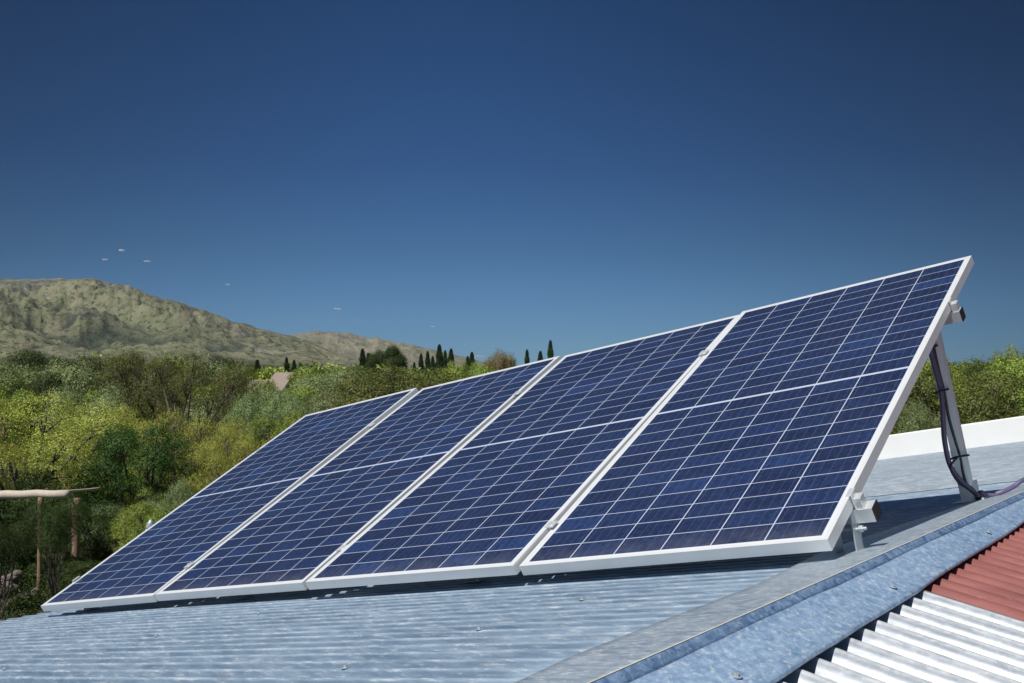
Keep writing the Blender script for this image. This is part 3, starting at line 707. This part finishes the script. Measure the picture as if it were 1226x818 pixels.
for (kd,px,top,d,w,nm,lb,ct) in TR: plant(kd,px,top,d,w,nm,lb,ct)
cyp = [(434,418,'left of the two cypresses standing left of the broad pine'),(441,423,'right of the two cypresses standing left of the broad pine'),
 (504,424,'small cypress at the left of the cypress cluster'),(512,421,'tall slim cypress left of the tallest one'),(518,427,'short cypress tucked left of the tallest one'),
 (526,413,'tallest cypress of the cluster on the skyline'),(533,420,'thin cypress just right of the tallest one'),(540,418,'dark cypress at the right of the cluster'),
 (560,427,'small lone cypress right of the cluster'),(565,422,'faint grey cypress beside the small lone one'),
 (631,419,'cypress tip above the panels, left of three'),(647,421,'cypress tip above the panels, middle of three'),(659,408,'tallest cypress tip above the panels, right of three'),
 (308,431,'stubby cypress at the left near the far houses'),(343,428,'dark cypress behind the pink gable'),(352,431,'cypress right of the one behind the pink gable'),(496,434,'tiny cypress left of the cluster')]
for px,top,lb in cyp: plant('Y',px,top,170,None,'cypress_tree',lb,'tree','cypresses on the skyline')
for o in bpy.data.objects:
    if o.name.startswith('cypress_tree'): w_ = o.scale[2]*rngL.uniform(.85,1.15); o.scale[0] = o.scale[1] = w_*(1.5 if 'stubby' in o['label'] else 1)
# repeated scrub trees filling the valley, three depths, left and right
SKYL = [(-300,425),(0,419),(60,421),(100,424),(150,423),(200,426),(260,431),(300,438),(360,434),(400,436),(440,441),(500,441),(560,440),(640,444),(1050,438),(1100,432),(1150,438),(1200,430),(1260,424),(1400,424)]
rg = random.Random(17)
def band(n, x0, x1, d0, d1, kinds, gname, lab, lo, hi, side):
    for i in range(n):
        px = x0+(x1-x0)*(i+rg.uniform(.1,.9))/n; d = rg.uniform(d0,d1); kd = rg.choice(kinds)
        if d > 36 and 285 < px < 368 and d < 80: lo_,hi_ = 1.6,2.2        # low growth in front of the far houses
        else: lo_,hi_ = lo,hi
        p = at(px,HY,d); mxh = CAM[2]-gz(p[0],p[1])+(HY-interp(px,SKYL)-rg.uniform(0,3))/FPX*d
        h = min(rg.uniform(lo_,hi_),mxh)
        plant(kd,px,0,d,None,'scrub_tree',lab[kd[0]],'tree',gname,h=h)
LB1 = lambda where: {'A':'feathery yellow green scrub tree '+where,'E':'mid green scrub tree '+where,'F':'olive scrub tree '+where,'G':'dark green scrub tree '+where,'S':'grey green scrub tree '+where}
band(16,120,330,17.5,24,['A2','A2','E','E2','S','G'],'scrub trees of the nearer left valley',LB1('in the nearer left valley'),1.0,1.7,0)
band(17,-140,420,26,36,['A2','E','S','A2','F'],'low scrub trees before the wide twiggy tree',LB1('low before the wide twiggy tree'),1.3,2.3,0)
band(23,-140,560,38,48,['E','E2','F','F','S','E2'],'scrub trees of the middle left valley',LB1('in the middle left valley'),3.0,4.6,0)
band(46,-160,640,43,70,['E','E2','F','G','G','S'],'scrub trees of the far left valley',LB1('in the far left valley'),3.6,5.6,0)
band(16,1040,1330,26,44,['E','E2','F','G','F'],'scrub trees behind the right parapet',LB1('behind the right parapet'),3.2,4.8,0)
# far woodland: one uncountable mass
def mass(name, label, spec, leafsz, per, mat, seed, hlo, hhi):
    rng = np.random.default_rng(seed); C,AX,AY,RN_ = [],[],[],[]
    for (n,x0,x1,d0,d1) in spec:
        for _ in range(n):
            px = rng.uniform(x0,x1); d = math.sqrt(rng.uniform(d0*d0,d1*d1)); p = at(px,HY,d); z = gz(p[0],p[1])
            h = rng.uniform(hlo,hhi)
            if hhi > 2 and 290 < px < 362 and d < 130: h *= .45
            if hhi > 2: h = min(h, CAM[2]-z+(HY-interp(px,SKYL)+.5)/FPX*d)
            w = h*rng.uniform(.9,1.4)*.5; sc_ = leafsz*(max(1,(d/60))**.55 if hhi > 2 else max(.32,d/45))
            dd = unit(rng.normal(size=(per,3))); dd[:,2] = np.abs(dd[:,2])*1.0-.15; r_ = .65+.4*rng.random(per); lump = 1+.22*np.sin(dd[:,0]*5+_)*np.cos(dd[:,1]*6+_*1.7)
            c = np.stack([dd[:,0]*w,dd[:,1]*w,dd[:,2]*h*.62+h*.33],1)*(r_*lump)[:,None]+np.array([p[0],p[1],z])
            ax = unit(rng.normal(size=(per,3))); ay = unit(np.cross(ax,rng.normal(size=(per,3)))); s = sc_*(.6+.8*rng.random(per))
            C.append(c); AX.append(ax*s[:,None]*.5); AY.append(ay*s[:,None]*.45); RN_.append(np.clip(rng.random()*.7+.3*rng.random(per),0,1))
    me = quads(name,np.concatenate(C),np.concatenate(AX),np.concatenate(AY),mat,np.concatenate(RN_))
    return tag(link(name,me),label,'woodland' if hhi > 2 else 'undergrowth',None,'stuff')
mass('far_woodland','far green scrub woodland that reads as one mass to the foot of the hills',[(260,-300,760,72,140),(330,-400,900,140,320),(260,-500,1000,320,900),(120,1020,1450,46,120),(150,1000,1500,120,500)],.34,420,ML['mid'],3,4.0,6.2)
mass('undergrowth','low weeds and brush covering the ground between the trees',[(700,-250,420,9,30),(300,1000,1400,16,45),(300,-300,650,30,60)],.11,300,ML['dark'],8,.35,.8)  # dark leaf colour painted in for the shade between crowns

# ------------------------------------------------------------------ log pergola, stones, far houses
def log(p0, p1, r, name, mat, parent, sd=1):
    mb = MB(); n = 10; rr = random.Random(sd)
    pts = [p0+(p1-p0)*i/n+np.array([rr.gauss(0,r*.08),rr.gauss(0,r*.08),rr.gauss(0,r*.08)]) for i in range(n+1)]
    mb.tube(pts,[r*rr.uniform(.92,1.08) for _ in pts],12); o = mb.build(name,mat,parent,True); o.matrix_parent_inverse = Matrix.Translation(-parent.location); return o
dP = 18.0
gp = at(48,700,dP); pg = empty('log_pergola',(gp[0],gp[1],ZG)); tag(pg,'rustic frame of peeled logs under the trees at the left edge','pergola')
log(at(-95,594,dP+1.2),at(82,591,dP-.1),.072,'beam',M['wood_pale'],pg,3)
b2 = log(at(60,590.5,dP+.1),at(120,585,dP+2.6),.026,'batten',M['wood_pale'],pg,4)
for px,dd in ((48,dP+.0),(91,dP+1.0)):
    t_ = at(px,596,dd); log(np.array([t_[0],t_[1],ZG-.1]),t_,.036 if px==48 else .068,'post',M['wood'],pg,px)
# pale stones piled in the shade
rs = random.Random(9)
st0 = None
LST = ['large pale stone slab at the lower left edge','pinkish stone beside the large slab at the lower left','small white stone on top of the pile at the lower left','flat brown stone in front of the pile','rounded stone at the right of the lower left pile','low grey stone under the small white one','long tan stone nearest the roof eave']
for i,(px,py,w,h) in enumerate([(8,700,.34,.16),(22,712,.24,.12),(20,686,.13,.10),(5,722,.40,.10),(42,708,.09,.10),(12,690,.2,.09),(14,733,.5,.08)]):
    p = at(px,py+2,17.6); bm = bmesh.new(); bmesh.ops.create_icosphere(bm,subdivisions=3,radius=1)
    for v in bm.verts:
        q = mnoise.noise(v.co*1.3+Vector((i*5,0,0)))*.28+mnoise.noise(v.co*4+Vector((i,2,0)))*.07; v.co *= 1+q; v.co.x *= w*.8; v.co.y *= w*.65; v.co.z *= h*.8
    me = bpy.data.meshes.new('stone'); bm.to_mesh(me); bm.free(); o = link('stone',me,M['stone'],None,True)
    o.location = p; o.rotation_euler = (rs.uniform(-.2,.2),rs.uniform(-.2,.2),rs.uniform(0,3)); tag(o,LST[i],'stone','stones piled at the lower left')
# earth bank carrying the stones
mb = MB(); c0 = at(8,716,18.3); vs = []; fs = []; nn_ = 14
for j in range(6):
    for i in range(nn_):
        a = 2*math.pi*i/nn_; rr = [.05,.5,.9,1.3,1.9,2.6][j]; zz = np.array([0,.12,.3,.6,.85,1.0])[j]*(ZG-.1-c0[2])
        vs.append((c0[0]+rr*math.cos(a)*(1+.12*rs.random()),c0[1]+rr*math.sin(a)*(1+.12*rs.random()),c0[2]+zz+rs.uniform(-.04,.04)))
for j in range(5):
    for i in range(nn_): fs.append((j*nn_+i,(j+1)*nn_+i,(j+1)*nn_+(i+1)%nn_,j*nn_+(i+1)%nn_))
tag(link('earth_mound',mesh('earth_mound',vs,fs),bpy.data.materials['dry_ground'],None,True),label='dark earth bank under the pile of stones',kind='structure')

def far_house(px, ptop, d, w, hgt, dep, mat, label, gable=True):
    p = at(px,ptop,d); z0 = gz(p[0],p[1])-.2; r = empty('house',(p[0],p[1],z0)); tag(r,label,'house'); ztop = p[2]-z0
    wall = ztop*.72; mb = MB(); mb.add([(-w/2,-dep/2,0),(w/2,-dep/2,0),(w/2,dep/2,0),(-w/2,dep/2,0),(-w/2,-dep/2,wall),(w/2,-dep/2,wall),(w/2,dep/2,wall),(-w/2,dep/2,wall),(0,-dep/2,ztop),(0,dep/2,ztop)],
        [(0,1,5,8,4),(3,7,9,6,2),(0,4,7,3),(1,2,6,5)]); mb.build('wall',mat,r)
    mb = MB(); mb.add([(-w/2-.3,-dep/2-.3,wall-.1),(0,-dep/2-.3,ztop+.06),(0,dep/2+.3,ztop+.06),(-w/2-.3,dep/2+.3,wall-.1),(w/2+.3,-dep/2-.3,wall-.1),(w/2+.3,dep/2+.3,wall-.1)],[(0,1,2,3),(1,4,5,2)])
    o = mb.build('roof',M['far_roof'],r); sd_ = o.modifiers.new('t','SOLIDIFY'); sd_.thickness = .12
    for x in (-w*.22,w*.2):
        mb = MB(); mb.box((x-.35,-dep/2-.03,wall*.55),(.7,0,0),(0,.025,0),(0,0,.9)); mb.build('window',M['far_dark'],r)
    az = math.atan2(CAM[1]-p[1],CAM[0]-p[0]); r.rotation_euler.z = az+math.pi/2+.5
    return r
far_house(341,447,74,1.4,0,2.2,M['far_pink'],'small pinkish gabled house half hidden in the far trees')
far_house(309,456,66,1.5,0,2.0,M['far_wall'],'small white house left of the pinkish gable in the trees')

# ------------------------------------------------------------------ small white clouds
t = NT('cloud_white'); 
lw = t.n('ShaderNodeLayerWeight'); lw.inputs[0].default_value = .35
co = t.coord('Object'); nz = t.noise(co,2.6,6,.75)
tr = t.n('ShaderNodeBsdfTransparent'); d1 = t.n('ShaderNodeBsdfDiffuse'); d1.inputs[0].default_value = (.95,.96,.98,1); d2 = t.n('ShaderNodeBsdfTranslucent'); d2.inputs[0].default_value = (.95,.96,.98,1)
df = t.n('ShaderNodeMixShader'); t.t.links.new(d1.outputs[0],df.inputs[1]); t.t.links.new(d2.outputs[0],df.inputs[2])
fac = t.math('MULTIPLY', t.ramp(lw.outputs['Facing'],[(.0,.6),(.8,0)]), t.ramp(nz,[(.30,.0),(.55,1)]))
ms = t.n('ShaderNodeMixShader'); t.set(ms.inputs[0],fac); t.t.links.new(tr.outputs[0],ms.inputs[1]); t.t.links.new(df.outputs[0],ms.inputs[2]); t.t.links.new(ms.outputs[0],t.out.inputs[0])
M['cloud'] = t.m
CL = [(146,300,7,5,'tiny white cloud highest above the mountain'),(126,311,7,3.4,'tiny cloud left of and below the highest one'),(176,313,9,3,'tiny flat cloud right of the highest one'),
 (272,341,7,3,'faint cloud above the middle of the mountain slope'),(404,370,9,4,'small white cloud above the far ridge'),(518,391,6,2.5,'faint speck of cloud above the cypresses'),(574,427,20,4,'flat bright cloud low behind the trees, lowest of all')]
for i,(px,py,w,h,lb) in enumerate(CL):
    d = 14000; p = at(px,py,d); r_ = random.Random(i+3); bm = bmesh.new()
    for k in range(7):
        q = bmesh.ops.create_icosphere(bm,subdivisions=2,radius=r_.uniform(.35,.6))['verts']; ox = r_.uniform(-.65,.65); oz = r_.uniform(-.35,.35)*(1-abs(ox)); oy = r_.uniform(-.3,.3)
        for v in q: v.co += Vector((ox,oy,oz))
    me = bpy.data.meshes.new('cloud'); bm.to_mesh(me); bm.free(); o = link('cloud',me,M['cloud'],None,True)
    dd = dirw(px); o.rotation_euler.z = math.atan2(dd[1],dd[0])-math.pi/2; o.location = p; o.scale = (w/FPX*d/2,w/FPX*d/2,h/FPX*d/2); tag(o,lb,'cloud','small scattered clouds')

# ------------------------------------------------------------------ haze over the valley
HZ = 1
if HZ:
    mb = MB(); mb.box((-7600,-7600,-16),(15200,0,0),(0,15200,0),(0,0,520))
    o = mb.build('haze',None); mt = bpy.data.materials.new('valley_haze'); mt.use_nodes = True; t_ = mt.node_tree
    t_.nodes.remove(t_.nodes['Principled BSDF']); pv = t_.nodes.new('ShaderNodeVolumePrincipled')
    pv.inputs['Color'].default_value = (.55,.74,1,1); pv.inputs['Density'].default_value = .00003; pv.inputs['Anisotropy'].default_value = .2
    t_.links.new(pv.outputs[0],t_.nodes['Material Output'].inputs['Volume']); o.data.materials.append(mt)
    tag(o,'thin pale blue air over the valley and hills','haze',None,'stuff')
